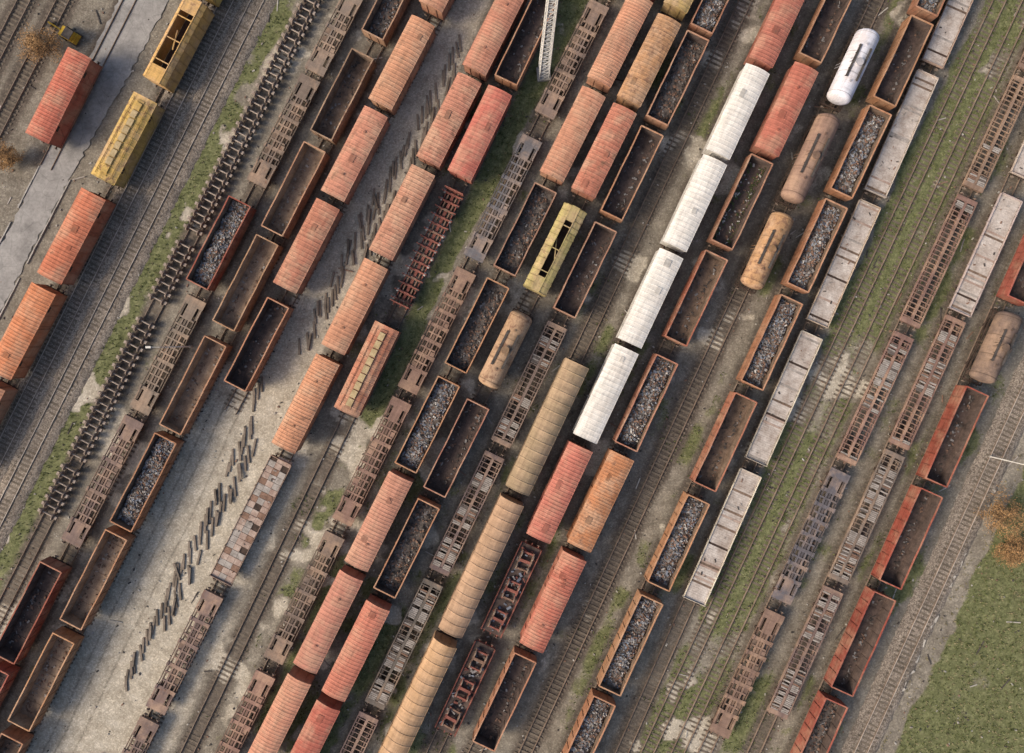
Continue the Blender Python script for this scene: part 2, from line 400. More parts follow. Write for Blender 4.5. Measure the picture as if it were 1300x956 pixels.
def ladderflat(L,Wd,dens=0.75,pl='weathered_planks'):
    """flat wagon whose deck boards are partly gone: open cross-members between sills"""
    m=MB(); underframe(m,L,Wd,'frame_paint'); w=Wd/2
    for sy in (-1,1): m.b(-L/2+.1,L/2-.1,sy*(w-.1)-.07,sy*(w-.1)+.07,.98,1.2,'weathered_roof_paint')
    m.b(-L/2+.2,L/2-.2,-.16,.16,1.0,1.2,'weathered_roof_paint')
    n=int(L/.62)
    for i in range(n+1):
        x=-L/2+.3+(L-.6)*i/n; m.b(x-.05,x+.05,-w+.17,w-.17,1.08,1.185,'weathered_roof_paint')
    x=-L/2+.15
    while x<L/2-.3:
        run=R(.6,1.9); on=R(0,1)<dens
        if on:
            q=x; hl=R(.5,1)
            while q<min(x+run,L/2-.25):
                for sy in (-1,1):
                    if R(0,1)<.9:
                        y0,y1=.2,w-.18-R(0,.15); a,b=sorted((sy*y0,sy*y1))
                        m.box((q+.1,(a+b)/2,1.225),(.18,b-a,.04),pl if R(0,1)<.75*hl+.2 else random.choice(['scrap_rust','scrap_base']),rotm(0,0,R(-.05,.05)))
                q+=.23
        x+=run+R(.2,.5)
    for sx in (-1,1): m.b(sx*(L/2-.35)-.3,sx*(L/2-.35)+.3,-w+.1,w-.1,1.2,1.26,'weathered_roof_paint')
    return m
def deckflat(L,Wd,pl='pale_deck',sides=True,holes=0.02,kind=0):
    m=MB(); underframe(m,L,Wd); w=Wd/2
    m.b(-L/2+.05,L/2-.05,-w+.08,w-.08,1.13,1.17,'underframe_steel')
    x=-L/2+.08
    while x<L/2-.2:
        d=.27
        if R(0,1)>holes:
            if kind==0: m.box((x+d/2,R(-.03,.03),1.2+R(0,.02)),(d-.012,2*w-.2,.05),pl if R(0,1)>.12 else random.choice(['weathered_planks','pink_planks','wagon_interior']),rotm(0,R(-.02,.02),R(-.006,.006)))
            else:
                for k in range(3):
                    if R(0,1)<.93: m.box((x+d*1.5,(k-1)*w*.62,1.2+R(0,.03)),(d*3-.05,w*.6,.05),random.choice([pl,pl,'weathered_planks','scrap_rust']),rotm(0,0,R(-.02,.02)))
        x+=d if kind==0 else d*3
    if sides:
        nn=int(L/1.9)
        for sy in (-1,1):
            for i in range(nn):
                a=-L/2+.05+(L-.1)*i/nn; b=a+(L-.1)/nn
                m.b(a+.04,b-.04,sy*(w-.02)-.03,sy*(w-.02)+.03,1.1,1.45 if kind==0 else 1.35,'rim_paint')
                m.b(a-.06,a+.03,sy*(w+.02)-.05,sy*(w+.02)+.05,.95,1.5,'frame_paint')
        for sx in (-1,1): m.b(sx*(L/2-.03)-.03,sx*(L/2-.03)+.03,-w+.05,w-.05,1.1,1.5,'rim_paint')
    for _ in range(14): m.box((R(-L/2+.5,L/2-.5),R(-w+.3,w-.3),1.27),(R(.1,.5),R(.05,.2),.04),random.choice(['scrap_rust','scrap_dark','weathered_planks']),rotm(0,0,R(0,3)))
    return m
def stanchionflat(L,Wd):
    m=MB(); underframe(m,L,Wd,'red_frame'); w=Wd/2
    for sy in (-1,1): m.b(-L/2+.1,L/2-.1,sy*.55-.08,sy*.55+.08,1.12,1.25,'scrap_rust')
    n=15
    for i in range(n):
        x=-L/2+.6+(L-1.2)*i/(n-1)
        m.b(x-.13,x+.13,-w+.05,w-.05,1.22,1.38,'red_frame' if i%3 else 'scrap_rust')
        for sy in (-1,1):
            m.beam((x,sy*(w-.1),1.38),(x,sy*(w+.02),2.0),.12,'red_frame')
            m.beam((x,sy*.35,1.38),(x,sy*(w-.08),1.75),.1,'red_frame')
            m.b(x-.22,x+.22,sy*(w-.25)-.12,sy*(w-.25)+.12,1.38,1.46,random.choice(['scrap_grey','scrap_light','scrap_dark']))
    for sx in (-1,1): m.b(sx*(L/2-.15)-.05,sx*(L/2-.15)+.05,-w+.1,w-.1,1.25,2.5,'red_frame')
    return m
def wreckflat(L,Wd):
    m=MB(); underframe(m,L,Wd,'red_frame'); w=Wd/2
    m.b(-L/2+.05,L/2-.05,-w+.1,w-.1,1.14,1.2,'wagon_interior_dark')
    for sy in (-1,1): m.b(-L/2,L/2,sy*(w-.05)-.06,sy*(w-.05)+.06,1.1,1.5,'red_frame')
    for k in range(3):
        c=-L/3+k*L/3; a=R(-.1,.1)
        for dx,dy,lx,ly in ((0,.75,2.6,.2),(0,-.75,2.6,.2),(1.1,0,.2,1.5),(-1.1,0,.2,1.5),(0,0,.35,1.4)):
            v=rotm(0,0,a)@Vector((dx,dy,0)); m.box((c+v.x,v.y,1.55+.15*R(0,1)),(lx,ly,.28),random.choice(['red_frame','red_frame','scrap_rust']),rotm(0,0,a))
        for dx in (-.8,.8):
            for sy in (-1,1): m.cyl((c+dx,sy*.7,1.7),(c+dx,sy*.8,1.7),.42,'wheel_steel',14)
    for _ in range(90): m.box((R(-L/2+.4,L/2-.4),R(-w+.4,w-.4),R(1.25,1.5)),(R(.15,.7),R(.08,.3),R(.05,.15)),random.choice(['scrap_blue','scrap_grey','red_frame','scrap_dark']),rotm(R(-.3,.3),R(-.3,.3),R(0,3)))
    return m

# colours (linear albedo), alpha = rust/dirt amount
OR=(.50,.25,.165);RD=(.40,.13,.095);WH=(.74,.72,.68);BR=(.37,.26,.18);YE=(.60,.40,.14);YG=(.44,.37,.16)
RIM=(.43,.215,.13);RIMR=(.34,.11,.08);UF=(.215,.165,.145);UFB=(.15,.15,.16);UFR=(.25,.165,.135)
C={}
def add(col,*rows): C.setdefault(col,[]).extend(rows)
add('left_red',('box',100,66,45,175,(.46,.15,.105),.55,'std'))
add('c0',('slot',247,-2,196,104,YE,.6,.95),('slot',300,-110,256,-8,YE,.6,.95),('ridge',182,122,129,228,YE,.7,None),('box',117,245,60,353,(.54,.2,.115),.55,'std'),('box',53,365,-3,475,(.56,.21,.115),.5,'std'),
    ('box',-12,487,-68,600,OR,.5,'std'))
add('cC',('skel',510,-130,455,-20,UF,.5,.3),('skel',450,-10,398,92,UF,.5,.4),('skel',396,97,326,235,UF,.6,.3),('gon',305,255,249,362,RIMR,.5,'scrap_rim'),('skel',246,376,172,522,UF,.5,.2),('skel',168,530,88,692,UF,.5,.2),
    ('gon',62,719,3,838,RIMR,.6,'dark'),('gon',-4,850,-60,965,RIMR,.6,'dark'))
add('cD',('gon',514,-52,474,45,(.34,.2,.14),.7,'scraplow'),('gon',463,68,411,174,(.34,.23,.16),.8,'mid'),('gon',399,185,345,294,(.4,.22,.14),.7,'tan'),('gon',338,303,282,414,(.42,.24,.15),.7,'tan'),('gon',272,432,214,546,(.44,.24,.14),.6,'tan2'),
    ('gon',208,555,150,669,RIM,.6,'scrap_rim'),('gon',145,678,87,794,(.48,.26,.15),.7,'tan'),('gon',79,810,25,925,(.46,.24,.14),.7,'tan'),('gon',14,938,-40,1045,RIM,.7,'mid'))
add('cE',('box',600,-105,550,10,OR,.6,'std'),('box',537,25,484,133,OR,.6,'std'),('box',476,140,424,250,OR,.65,'std'),('box',414,257,361,366,(.48,.22,.145),.65,'std'),('gon',350,382,297,491,RIM,.6,'dark'))
add('cF',('box',650,-25,605,90,OR,.5,'std'),('box',597,98,547,207,OR,.7,'std'),('box',537,215,487,326,(.5,.27,.175),.65,'std'),('box',477,334,426,446,(.52,.265,.17),.6,'std'),('box',414,455,360,570,(.5,.24,.155),.65,'std'),
    ('deckp',350,580,276,737,(.34,.25,.21),.5,None),('skel',267,752,196,905,UF,.6,.3),('skel',190,915,120,1060,UF,.6,.3))
add('cG',('gon',694,-10,651,106,RIM,.6,'dark'),('gon',745,-130,700,-22,RIM,.6,'dark'),('box',636,114,590,226,(.43,.15,.11),.5,'std'),('stan',577,240,507,388,RIMR,.5,None),('ridge',485,411,436,523,(.42,.19,.125),.65,None))
add('cH',('skel',830,-150,766,-8,UF,.5,.2),('skel',763,2,694,148,UF,.5,.3),('skel',680,175,602,330,UFB,.5,.2),('skel',592,342,518,498,UFR,.5,.25),('skel',512,508,433,665,UFR,.5,.3),('skel',424,678,344,840,UF,.5,.3),('skel',335,855,262,1005,UFR,.5,.3))
add('cI',('box',814,-5,765,106,OR,.5,'std'),('box',867,-120,820,-14,RD,.5,'std'),('box',754,115,704,226,OR,.6,'std'),('gon',691,236,644,346,(.36,.21,.15),.7,'dark'),('gon',630,357,582,470,RIM,.6,'dark'),('gon',567,482,516,596,RIM,.6,'scrap'),
    ('box',506,604,452,720,(.5,.25,.18),.45,'std'),('box',442,729,387,850,(.5,.24,.17),.5,'std'),('box',378,862,322,980,OR,.5,'std'))
add('cJ',('box',905,-95,860,10,(.45,.31,.14),.7,'std'),('box',849,22,800,129,(.46,.27,.14),.75,'std'),('box',793,136,742,246,(.46,.18,.13),.65,'std'),('slot',731,262,682,371,YG,.6,.5),('tank',661,393,622,495,(.40,.26,.17),.75,None),
    ('gon',606,512,555,628,(.38,.19,.13),.7,'dark'),('gon',542,638,489,755,RIM,.5,'dark'),('box',477,768,422,885,(.46,.17,.125),.45,'std'),('box',414,895,360,1010,RD,.5,'std'))
add('cK',('gon',930,-60,885,33,RIM,.6,'scrap'),('gon',889,44,841,156,(.4,.2,.14),.6,'dark'),('gon',830,165,781,276,RIM,.6,'darkr'),('gon',770,287,721,400,(.38,.2,.14),.6,'dark'),
    ('lad',706,410,637,566,UF,.5,.35),('lad',628,576,556,728,(.16,.13,.12),.5,.85),('lad',549,738,474,898,(.16,.14,.13),.5,.7),('lad',468,908,400,1050,UF,.5,.6))
add('cL',('long',731,460,660,625,BR,.4,'barrel'),('long',650,636,573,805,(.42,.28,.185),.45,'barrel'),('long',563,816,487,980,(.47,.29,.18),.4,'barrel'))
add('cM',('box',1012,-32,967,79,(.43,.155,.12),.45,'std'),('box',1065,-150,1020,-40,RD,.4,'std'),('box',965,87,917,198,WH,.16,'white'),('box',911,203,861,315,WH,.1,'white'),('box',855,322,804,438,WH,.12,'white'),('box',797,443,746,559,WH,.14,'white'),
    ('box',737,567,684,685,(.47,.17,.13),.35,'std'),('wreck',674,693,622,806,RIMR,.5,None),('wreck',612,818,560,930,RIMR,.5,None))
add('cN',('gon',1075,-25,1031,74,RIM,.6,'dark'),('box',1023,83,976,193,(.43,.16,.11),.5,'std'),('gon',968,200,919,312,(.38,.19,.13),.7,'moss'),('gon',909,322,861,435,(.36,.13,.09),.7,'mid'),('gon',847,455,797,569,(.4,.19,.13),.6,'scrap'),
    ('box',788,577,736,696,(.47,.22,.11),.7,'std'),('box',727,705,674,823,(.44,.15,.11),.5,'std'),('gon',667,835,615,950,RIM,.6,'dark'))
add('cO',('tank',1106,38,1066,132,(.64,.68,.72),.3,None),('tank',1052,143,1006,258,(.25,.16,.13),.4,None),('tank',994,268,953,367,(.46,.26,.15),.8,None))
add('cP',('gon',1230,-95,1180,15,RIM,.6,'scrap'),('gon',1173,24,1127,130,RIM,.5,'darkr'),('gon',1117,137,1070,246,RIM,.6,'scrap'),('gon',1061,256,1014,366,RIM,.6,'scrap'),('gon',1004,378,955,490,RIM,.5,'scrap'),('gon',946,503,897,620,(.42,.19,.12),.6,'mid'),
    ('gon',884,632,836,746,RIM,.5,'scrap'),('gon',826,760,776,880,(.48,.28,.16),.5,'scrap'),('gon',768,890,720,1005,RIM,.5,'scrap'))
WG=(.56,.5,.46)
add('cQ',('deck',1236,-75,1196,85,(.42,.33,.28),.5,None),('deck',1183,93,1118,248,WG,.5,None),('deck',1109,258,1040,412,(.56,.46,.4),.6,None),('deck',1032,424,961,588,WG,.5,None),('deckw',951,598,878,764,(.64,.57,.52),.4,None))
add('cS',('lad',1375,-60,1305,90,UFR,.5,.4),('lad',1302,98,1236,240,UFR,.5,.35),('lad',1231,250,1158,414,UFR,.5,.35),('lad',1150,424,1075,588,UFR,.6,.5),('skel',1070,598,992,765,UFB,.5,.3),('skel',985,777,912,935,UFR,.5,.3))
add('cT',('deck',1360,75,1300,225,WG,.4,None),('deck',1290,250,1222,398,(.44,.4,.38),.4,None),('lad',1218,404,1142,568,UFR,.5,.3),('lad',1138,574,1065,740,(.18,.145,.13),.5,.9),('lad',1060,748,985,910,(.2,.155,.135),.5,.7))
add('cU',('gon',1335,290,1290,380,RIMR,.5,'darkr'),('tank',1285,395,1249,488,(.15,.11,.095),.45,None),('gon',1243,496,1192,615,(.33,.095,.07),.5,'darkr'),('gon',1186,626,1134,745,(.35,.1,.07),.5,'darkr'),('gon',1125,757,1070,880,(.33,.095,.07),.5,'darkr'),('gon',1062,892,1010,1005,RIMR,.5,'darkr'))

TOPH={'box':3.6,'long':3.6,'gon':3.2,'tank':3.0,'tankb':3.0,'skel':1.4,'lad':1.4,'deck':1.6,'deckw':1.6,'deckp':1.5,'slot':3.6,'ridge':3.5,'stan':1.8,'wreck':1.7}
NAME={'box':'covered_freight_wagon','long':'covered_freight_wagon','gon':'open_freight_wagon','tank':'tank_wagon','tankb':'tank_wagon','skel':'flat_wagon','lad':'flat_wagon','deck':'flat_wagon','deckw':'flat_wagon','deckp':'flat_wagon','slot':'hopper_wagon','ridge':'hopper_wagon','stan':'stanchion_flat_wagon','wreck':'scrap_flat_wagon'}
TRACKS={}
for col,rows in C.items():
    pts=[];
    for r in rows:
        h=TOPH[r[0]]+RT
        a=W(r[1],r[2],h); b=W(r[3],r[4],h); pts+= [a,b]
    P=np.array(pts); c1,c0=np.polyfit(P[:,1],P[:,0],1)
    if len(rows)<3: c1=0.5; c0=float(np.mean(P[:,0]-c1*P[:,1]))
    TRACKS[col]=(c0,c1)
    d=Vector((c1,1.0)).normalized(); org=Vector((c0,0.0))
    ang=math.atan2(d.y,d.x)
    for r in rows:
        k=r[0]; h=TOPH[k]+RT
        a=Vector(W(r[1],r[2],h)); b=Vector(W(r[3],r[4],h))
        ta=(a-org).dot(d); tb=(b-org).dot(d); L=abs(ta-tb)-0.15; mid=org+d*((ta+tb)/2)
        o=r[7]
        if k=='box' or k=='long': m=covered(L,3.0 if col!='c0' else 3.15,o)
        elif k=='ridge': m=ridged(L,3.05)
        elif k=='slot': m=slotted(L,3.05,o)
        elif k=='gon':
            inner={'dark':'wagon_interior_dark','tan':'wagon_interior_tan','tan2':'wagon_interior_tan','mid':'wagon_interior','moss':'wagon_interior_dark','darkr':'wagon_interior_dark'}.get(o,'wagon_interior')
            load={'scrap':'scrap','scrap_rim':'scrap','scraplow':'scraplow','moss':'moss','darkr':'empty','tan':'sandy','tan2':'sandy'}.get(o,'empty')
            if o in('darkr','dark') and R(0,1)<.35: load='scraplow'
            m=gondola(L,3.05,load,inner)
        elif k in('tank','tankb'): m=tank(L,3.0)
        elif k=='skel': m=skeletal(L,2.75,o)
        elif k=='lad': m=ladderflat(L,2.75,o)
        elif k=='deck': m=deckflat(L,2.85)
        elif k=='deckw': m=deckflat(L,2.85,'pale_deck')
        elif k=='deckp': m=deckflat(L,2.9,'pink_planks',True,.02,1)
        elif k=='stan': m=stanchionflat(L,2.7)
        elif k=='wreck': m=wreckflat(L,2.8)
        if r[5]==WH: cc=(WH[0],WH[1],WH[2],r[6])
        else:
            j=R(.9,1.1); cc=(min(1,r[5][0]*j),r[5][1]*j*R(.93,1.07),r[5][2]*j,r[6])
        m.obj(NAME[k],(mid.x,mid.y,RT),ang,cc)

# ------------------------------------------------------------------ tracks
def kx(X0): return 0.505-0.045*X0/1300
def trk(X0):
    k=kx(X0); x0,_=W(X0,CY); return (x0,k)
TRACKS['A']=trk(73);TRACKS['B']=trk(112);TRACKS['R1']=trk(1066);TRACKS['R2']=trk(1104);TRACKS['V']=trk(1330)
TRACKS['Z1']=trk(-190);TRACKS['Z2']=trk(-140)
TRACKS['WS']=(W(174,CY,.5)[0],0.512)
BALL={'A','B','V'}; PROUD={'cL','cO','cN','Z1','Z2'}
LIM={'cE':(-9,100),'left_red':(22,60)}
def make_track(key):
    c0,c1=TRACKS[key]; d=Vector((c1,1)).normalized(); ang=math.atan2(d.y,d.x)
    m=MB(); y0,y1=LIM.get(key,(-105,105)); xa,xb=y0/d.y,y1/d.y
    top='rail_polished' if key in BALL else 'rail_steel'
    for sy in (-1,1):
        m.b(xa,xb,sy*.75-.065,sy*.75+.065,.06,.095,'rail_steel')
        m.b(xa,xb,sy*.75-.015,sy*.75+.015,.095,.18,'rail_steel')
        m.b(xa,xb,sy*.75-.036,sy*.75+.036,.18,RT,top)
    zs=0.0 if key in BALL else (-.04 if key in PROUD else -.085)
    x=xa
    while x<xb:
        m.box((x+R(-.03,.03),R(-.04,.04),zs+R(-.015,.012)),(.25,2.5,.15),'wooden_sleeper',rotm(R(-.01,.01),0,R(-.015,.015))); x+=.62
    m.obj('railway_track',(c0,0,.22 if key in BALL else 0),ang)
    if key in BALL:
        mb=MB(); P=[]; L=240
        n=480
        for i in range(n+1):
            x=-L/2+L*i/n
            P.append([(x,y+R(-.12,.12),z+R(-.03,.03)) for y,z in ((-2.2,-.1),(-1.7,.2),(-1,.28),(0,.27),(1,.28),(1.7,.2),(2.2,-.1))])
        mb.grid(P,'ballast',True); mb.obj('ballast_bed',(c0,0,0.0 if key!='B' else .011),ang)
def ballast_mat(name,a,b,c):
    m,nt,bs=newmat(name); tc=N(nt,'ShaderNodeTexCoord'); v=tc.outputs['Object']
    vo=N(nt,'ShaderNodeTexVoronoi'); vo.inputs['Scale'].default_value=9; nt.links.new(v,vo.inputs['Vector'])
    sp=N(nt,'ShaderNodeSeparateColor'); nt.links.new(vo.outputs['Color'],sp.inputs[0])
    col=ramp(nt,sp.outputs[0],[(0.0,a),(0.55,b),(1.0,c)])
    col=mix(nt,.8,col,ramp(nt,noise(nt,v,.35,4),[(.3,.7),(.7,1.2)]),'MULTIPLY')
    nt.links.new(col,bs.inputs['Base Color']); bump(nt,bs,vo.outputs['Distance'],.6,.08); MATS[name]=m
ballast_mat('ballast',(.13,.11,.092),(.26,.222,.185),(.4,.35,.295))
for k in TRACKS: make_track(k)

# ------------------------------------------------------------------ ground
TAB=RNG.rand(256,256)
def vn(x,y,s,seed=0):
    x=x/s+seed*17.3; y=y/s+seed*31.7; xi=np.floor(x).astype(int); yi=np.floor(y).astype(int); fx=x-xi; fy=y-yi
    fx=fx*fx*(3-2*fx); fy=fy*fy*(3-2*fy); g=lambda a,b:TAB[a%256,b%256]
    return (g(xi,yi)*(1-fx)+g(xi+1,yi)*fx)*(1-fy)+(g(xi,yi+1)*(1-fx)+g(xi+1,yi+1)*fx)*fy
def fbm(x,y,s,seed=0): return (vn(x,y,s,seed)*.5+vn(x,y,s/2.1,seed+1)*.27+vn(x,y,s/4.3,seed+2)*.15+vn(x,y,s/9,seed+3)*.08)
def sm(a,b,v): t=np.clip((v-a)/(b-a),0,1); return t*t*(3-2*t)
def strip(X,lo,hi,e=6): return sm(lo-e,lo+e,X)*(1-sm(hi-e,hi+e,X))
def zones(x,y):
    px=x/S+CX; py=-y/S+CY
    Xr=(px+(py-433)*0.505)/np.maximum(1+(py-433)*0.045/1300,.3)
    X=Xr+(fbm(x,y,6,3)-.5)*16
    n=fbm(x,y,9,9); n2=fbm(x,y,3.0,14); n3=fbm(x,y,22,21)
    g=0.42*np.ones_like(x)
    g+= .7*strip(X,124,165,8)
    g+= .95*strip(X,500,530,8)*(1-sm(520,620,py))
    g+= .4*strip(X,440,560,10)*(1-sm(450,560,py))
    g+= .6*strip(X,1045,1130,9)
    g+= .35*strip(X,1150,1200,8)
    g+= .4*strip(X,560,830,10)*sm(.45,.6,n3)
    g+= .3*strip(X,1225,1300,8)
    g+= .25*strip(X,930,980,8)
    g+= .8*sm(1362,1385,X)
    g-= .5*(1-sm(-10,40,X))*1.0
    g-= .25*strip(X,180,340,8)
    sand=strip(X,346,412,7)*(1-sm(480,520,py))+strip(X,285,412,8)*sm(480,520,py)+.7*strip(X,412,470,8)*sm(440,600,py)*n*1.6
    sand+= .5*strip(X,1340,1372,6)*n*1.4
    sand+= .8*sm(.61,.72,fbm(x,y,5,40))*strip(X,120,1150)
    rut=np.zeros_like(x)
    for q in (312,327,350): rut+=np.exp(-((Xr-q+(fbm(x,y,14,60)-.5)*10)/2.2)**2)*sm(470,530,py)
    for q in (362,378): rut+=.7*np.exp(-((Xr-q+(fbm(x,y,14,70)-.5)*10)/2.2)**2)*(1-sm(440,500,py))
    sand=np.clip(sand,0,1)*(1-.65*np.clip(rut,0,1))
    g=g-1.1*np.clip(sand,0,1)
    grass=sm(.36,.8,g*.75+(n-.5)*1.1+(n2-.5)*.7)
    dark=np.zeros_like(x)
    for k,(c0,c1) in TRACKS.items():
        if k in BALL: continue
        dd=np.abs(x-(c0+c1*y))*.89
        dk=(1-sm(1.0,2.4,dd))*(.7 if k not in('R1','R2') else .25)
        if k in LIM: dk=dk*(y>LIM[k][0])
        dark=np.maximum(dark,dk)
    dark*=np.clip(.4+n*1.1,0,1)
    dark+= .3*strip(X,760,990,12)*n
    dark+= .35*(1-sm(-20,60,X))
    dark=np.clip(dark,0,1)*(1-.7*np.clip(sand,0,1))
    grass=grass*(1-.5*dark)
    return np.clip(grass,0,1),np.clip(sand,0,1),dark,X
def axis(lo,hi,st):
    a=np.arange(lo,hi+st/2,st); e=[];d=st
    v=hi
    while v<1500: d*=1.5; v+=d; e.append(v)
    e=np.array(e); f=[];d=st;v=lo
    while v>-1500: d*=1.5; v-=d; f.append(v)
    return np.concatenate([np.array(f[::-1]),a,e])
xs=axis(-76,76,.3); ys=axis(-62,56,.3)
XX,YY=np.meshgrid(xs,ys); nx,ny=len(xs),len(ys)
G,Sd,Dk,X0=zones(XX,YY)
Z=(fbm(XX,YY,2.0,50)-.5)*.12-.03
Z=np.where((np.abs(XX)>90)|(np.abs(YY)>80),-.02,Z)
co=np.stack([XX,YY,Z],-1).reshape(-1,3)
idx=np.arange(nx*ny).reshape(ny,nx)
F=np.stack([idx[:-1,:-1],idx[:-1,1:],idx[1:,1:],idx[1:,:-1]],-1).reshape(-1,4)
me=bpy.data.meshes.new('ground'); me.vertices.add(len(co)); me.vertices.foreach_set('co',co.ravel())
me.loops.add(F.size); me.loops.foreach_set('vertex_index',F.ravel()); me.polygons.add(len(F))
me.polygons.foreach_set('loop_start',np.arange(len(F))*4); me.polygons.foreach_set('loop_total',np.full(len(F),4)); me.update(calc_edges=True)
at=me.color_attributes.new('zone','FLOAT_COLOR','POINT')
at.data.foreach_set('color',np.stack([G,Sd,Dk,np.ones_like(G)],-1).reshape(-1).astype(np.float32))
m,nt,b=newmat('yard_ground'); tc=N(nt,'ShaderNodeTexCoord'); v=tc.outputs['Object']
va=N(nt,'ShaderNodeVertexColor'); va.layer_name='zone'; sc=N(nt,'ShaderNodeSeparateColor'); nt.links.new(va.outputs['Color'],sc.inputs[0])
nA=noise(nt,v,.5,7,.72); nB=noise(nt,v,1.1,7,.75)
base=ramp(nt,nA,[(.3,(.145,.127,.105)),(.5,(.225,.203,.168)),(.7,(.31,.283,.238))])
grass=ramp(nt,nB,[(.3,(.08,.088,.04)),(.5,(.145,.158,.075)),(.68,(.225,.225,.122))])
sand=ramp(nt,nA,[(.3,(.31,.275,.222)),(.5,(.44,.4,.33)),(.7,(.54,.5,.43))])
dark=ramp(nt,nB,[(.3,(.06,.05,.043)),(.55,(.125,.105,.088)),(.75,(.2,.168,.14))])
fn=noise(nt,v,2.2,6,.8)
def fz(ch,k=1.6):
    a=mth(nt,'ADD',ch,mth(nt,'MULTIPLY',mth(nt,'SUBTRACT',fn,.5),k))
    r=N(nt,'ShaderNodeMapRange',interpolation_type='SMOOTHSTEP'); nt.links.new(a,r.inputs[0]); r.inputs[1].default_value=.2; r.inputs[2].default_value=.8
    return mth(nt,'MULTIPLY',r.outputs[0],mth(nt,'MINIMUM',mth(nt,'MULTIPLY',ch,4.0),1.0))
c=mix(nt,fz(sc.outputs[1],1.0),base,sand); c=mix(nt,fz(sc.outputs[0]),c,grass); c=mix(nt,fz(sc.outputs[2],1.4),c,dark)
vo=N(nt,'ShaderNodeTexVoronoi'); vo.inputs['Scale'].default_value=6.5; nt.links.new(v,vo.inputs['Vector'])
s2=N(nt,'ShaderNodeSeparateColor'); nt.links.new(vo.outputs['Color'],s2.inputs[0])
c=mix(nt,.65,c,ramp(nt,s2.outputs[0],[(0,.65),(.7,1.0),(1.0,1.45)]),'MULTIPLY')
nt.links.new(c,b.inputs['Base Color']); b.inputs['Roughness'].default_value=.95; bump(nt,b,fn,.5,.12)
me.materials.append(m); go=bpy.data.objects.new('ground',me); scene.collection.objects.link(go)

# road on the left
m,nt,b=newmat('old_asphalt'); tc=N(nt,'ShaderNodeTexCoord'); v=tc.outputs['Object']
c=ramp(nt,noise(nt,v,.4,7,.72),[(.3,(.2,.195,.19)),(.5,(.3,.292,.285)),(.72,(.38,.37,.36))])
c=mix(nt,.7,c,ramp(nt,noise(nt,v,2.5,5,.8),[(.3,.7),(.6,1.08)]),'MULTIPLY')
vo=N(nt,'ShaderNodeTexVoronoi',feature='DISTANCE_TO_EDGE'); vo.inputs['Scale'].default_value=.4; nt.links.new(v,vo.inputs['Vector'])
c=mix(nt,.6,c,ramp(nt,vo.outputs['Distance'],[(0,.6),(.015,1.0)]),'MULTIPLY'); nt.links.new(c,b.inputs['Base Color']); MATS['old_asphalt']=m
mb=MB(); P=[]
for i in range(521):
    yy=-130+i*.5; 
    px_=-40; x0,_=W(px_,CY); xc=x0+.515*yy; w=2.0+1.1*(1/(1+math.exp(-(yy-28)/4)))
    P.append([(xc-w+R(-.3,.15),yy,.055),(xc-w*.3,yy,.075),(xc+w*.3,yy,.075),(xc+w+R(-.15,.3),yy,.055)])
mb.grid([r[::-1] for r in P],'old_asphalt'); 
o=mb.obj('service_road')
mb=MB()
d=Vector((.515,1)).normalized(); ang=math.atan2(d.y,d.x)
for i in range(90):
    t=-90+i*2.0; yy=t*d.y
    if yy>22: continue
    xc=W(-40,CY)[0]+.515*yy
    for sy in (-1,1):
        if R(0,1)<.85: mb.box((xc+sy*2.4,yy,.06+R(-.03,.01)),(1.95,.14,.2),'concrete',rotm(0,0,ang+R(-.02,.02)))
mb.obj('road_kerb')

# ------------------------------------------------------------------ wheelset rows
def rowpos(key,py,h=.5):
    c0,c1=TRACKS[key]; y=-(py-CY)*S*(H-h)/H; return (c0+c1*y,y)
def wheel_row(py0,py1):
    c0,c1=TRACKS['WS']; d=Vector((c1,1)).normalized(); ang=math.atan2(d.y,d.x)
    a=rowpos('WS',py0);b_=rowpos('WS',py1); L=(Vector(a)-Vector(b_)).length; m=MB(); x=-L/2
    while x<L/2:
        r=.46
        m.cyl((x,-1.12,r),(x,1.12,r),.1,'axle_rust',8)
        for sy in (-1,1):
            m.cyl((x,sy*.70,r),(x,sy*.83,r),r,'wheel_steel',14)
            m.box((x,sy*1.15,r),(.4,.3,.36),'axle_rust')
        x+=R(.98,1.12)
        if R(0,1)<.04: x+=.8
    m.obj('row_of_wheelsets',((a[0]+b_[0])/2,(a[1]+b_[1])/2,RT),ang)
wheel_row(-60,60);wheel_row(66,292);wheel_row(306,380);wheel_row(405,652)

# ------------------------------------------------------------------ sleepers laid out on the sandy strip
def spread(X0c,y0,y1,step,skip=.12,name='row_of_timber_sleepers',lean=(76,98),jx=3,Ls=(1.9,2.5)):
    m=MB(); y=y0
    while y<y1:
        x=X0c-(y-433)*.497+R(-jx,jx); wx,wy=W(x,y)
        if R(0,1)>skip:
            a=math.radians(R(*lean)); Ln=R(*Ls)
            m.box((wx,wy,.05+R(0,.03)),(Ln,.24,.16),'stacked_sleeper',rotm(0,0,a))
            if R(0,1)<.15: m.box((wx+R(-.3,.3),wy+R(-.3,.3),.22),(Ln*.9,.24,.16),'stacked_sleeper',rotm(0,.02,a+R(-.3,.3)))
        y+=step*R(.8,1.25)
        if R(0,1)<.05: y+=step*2
    m.obj(name)
spread(394,55,435,7.5,.1); spread(408,90,330,8.5,.25); spread(385,250,440,9,.2)
spread(360,488,512,7,.1); spread(372,540,612,8,.05); spread(374,625,868,8,.08); spread(388,560,800,10,.3)
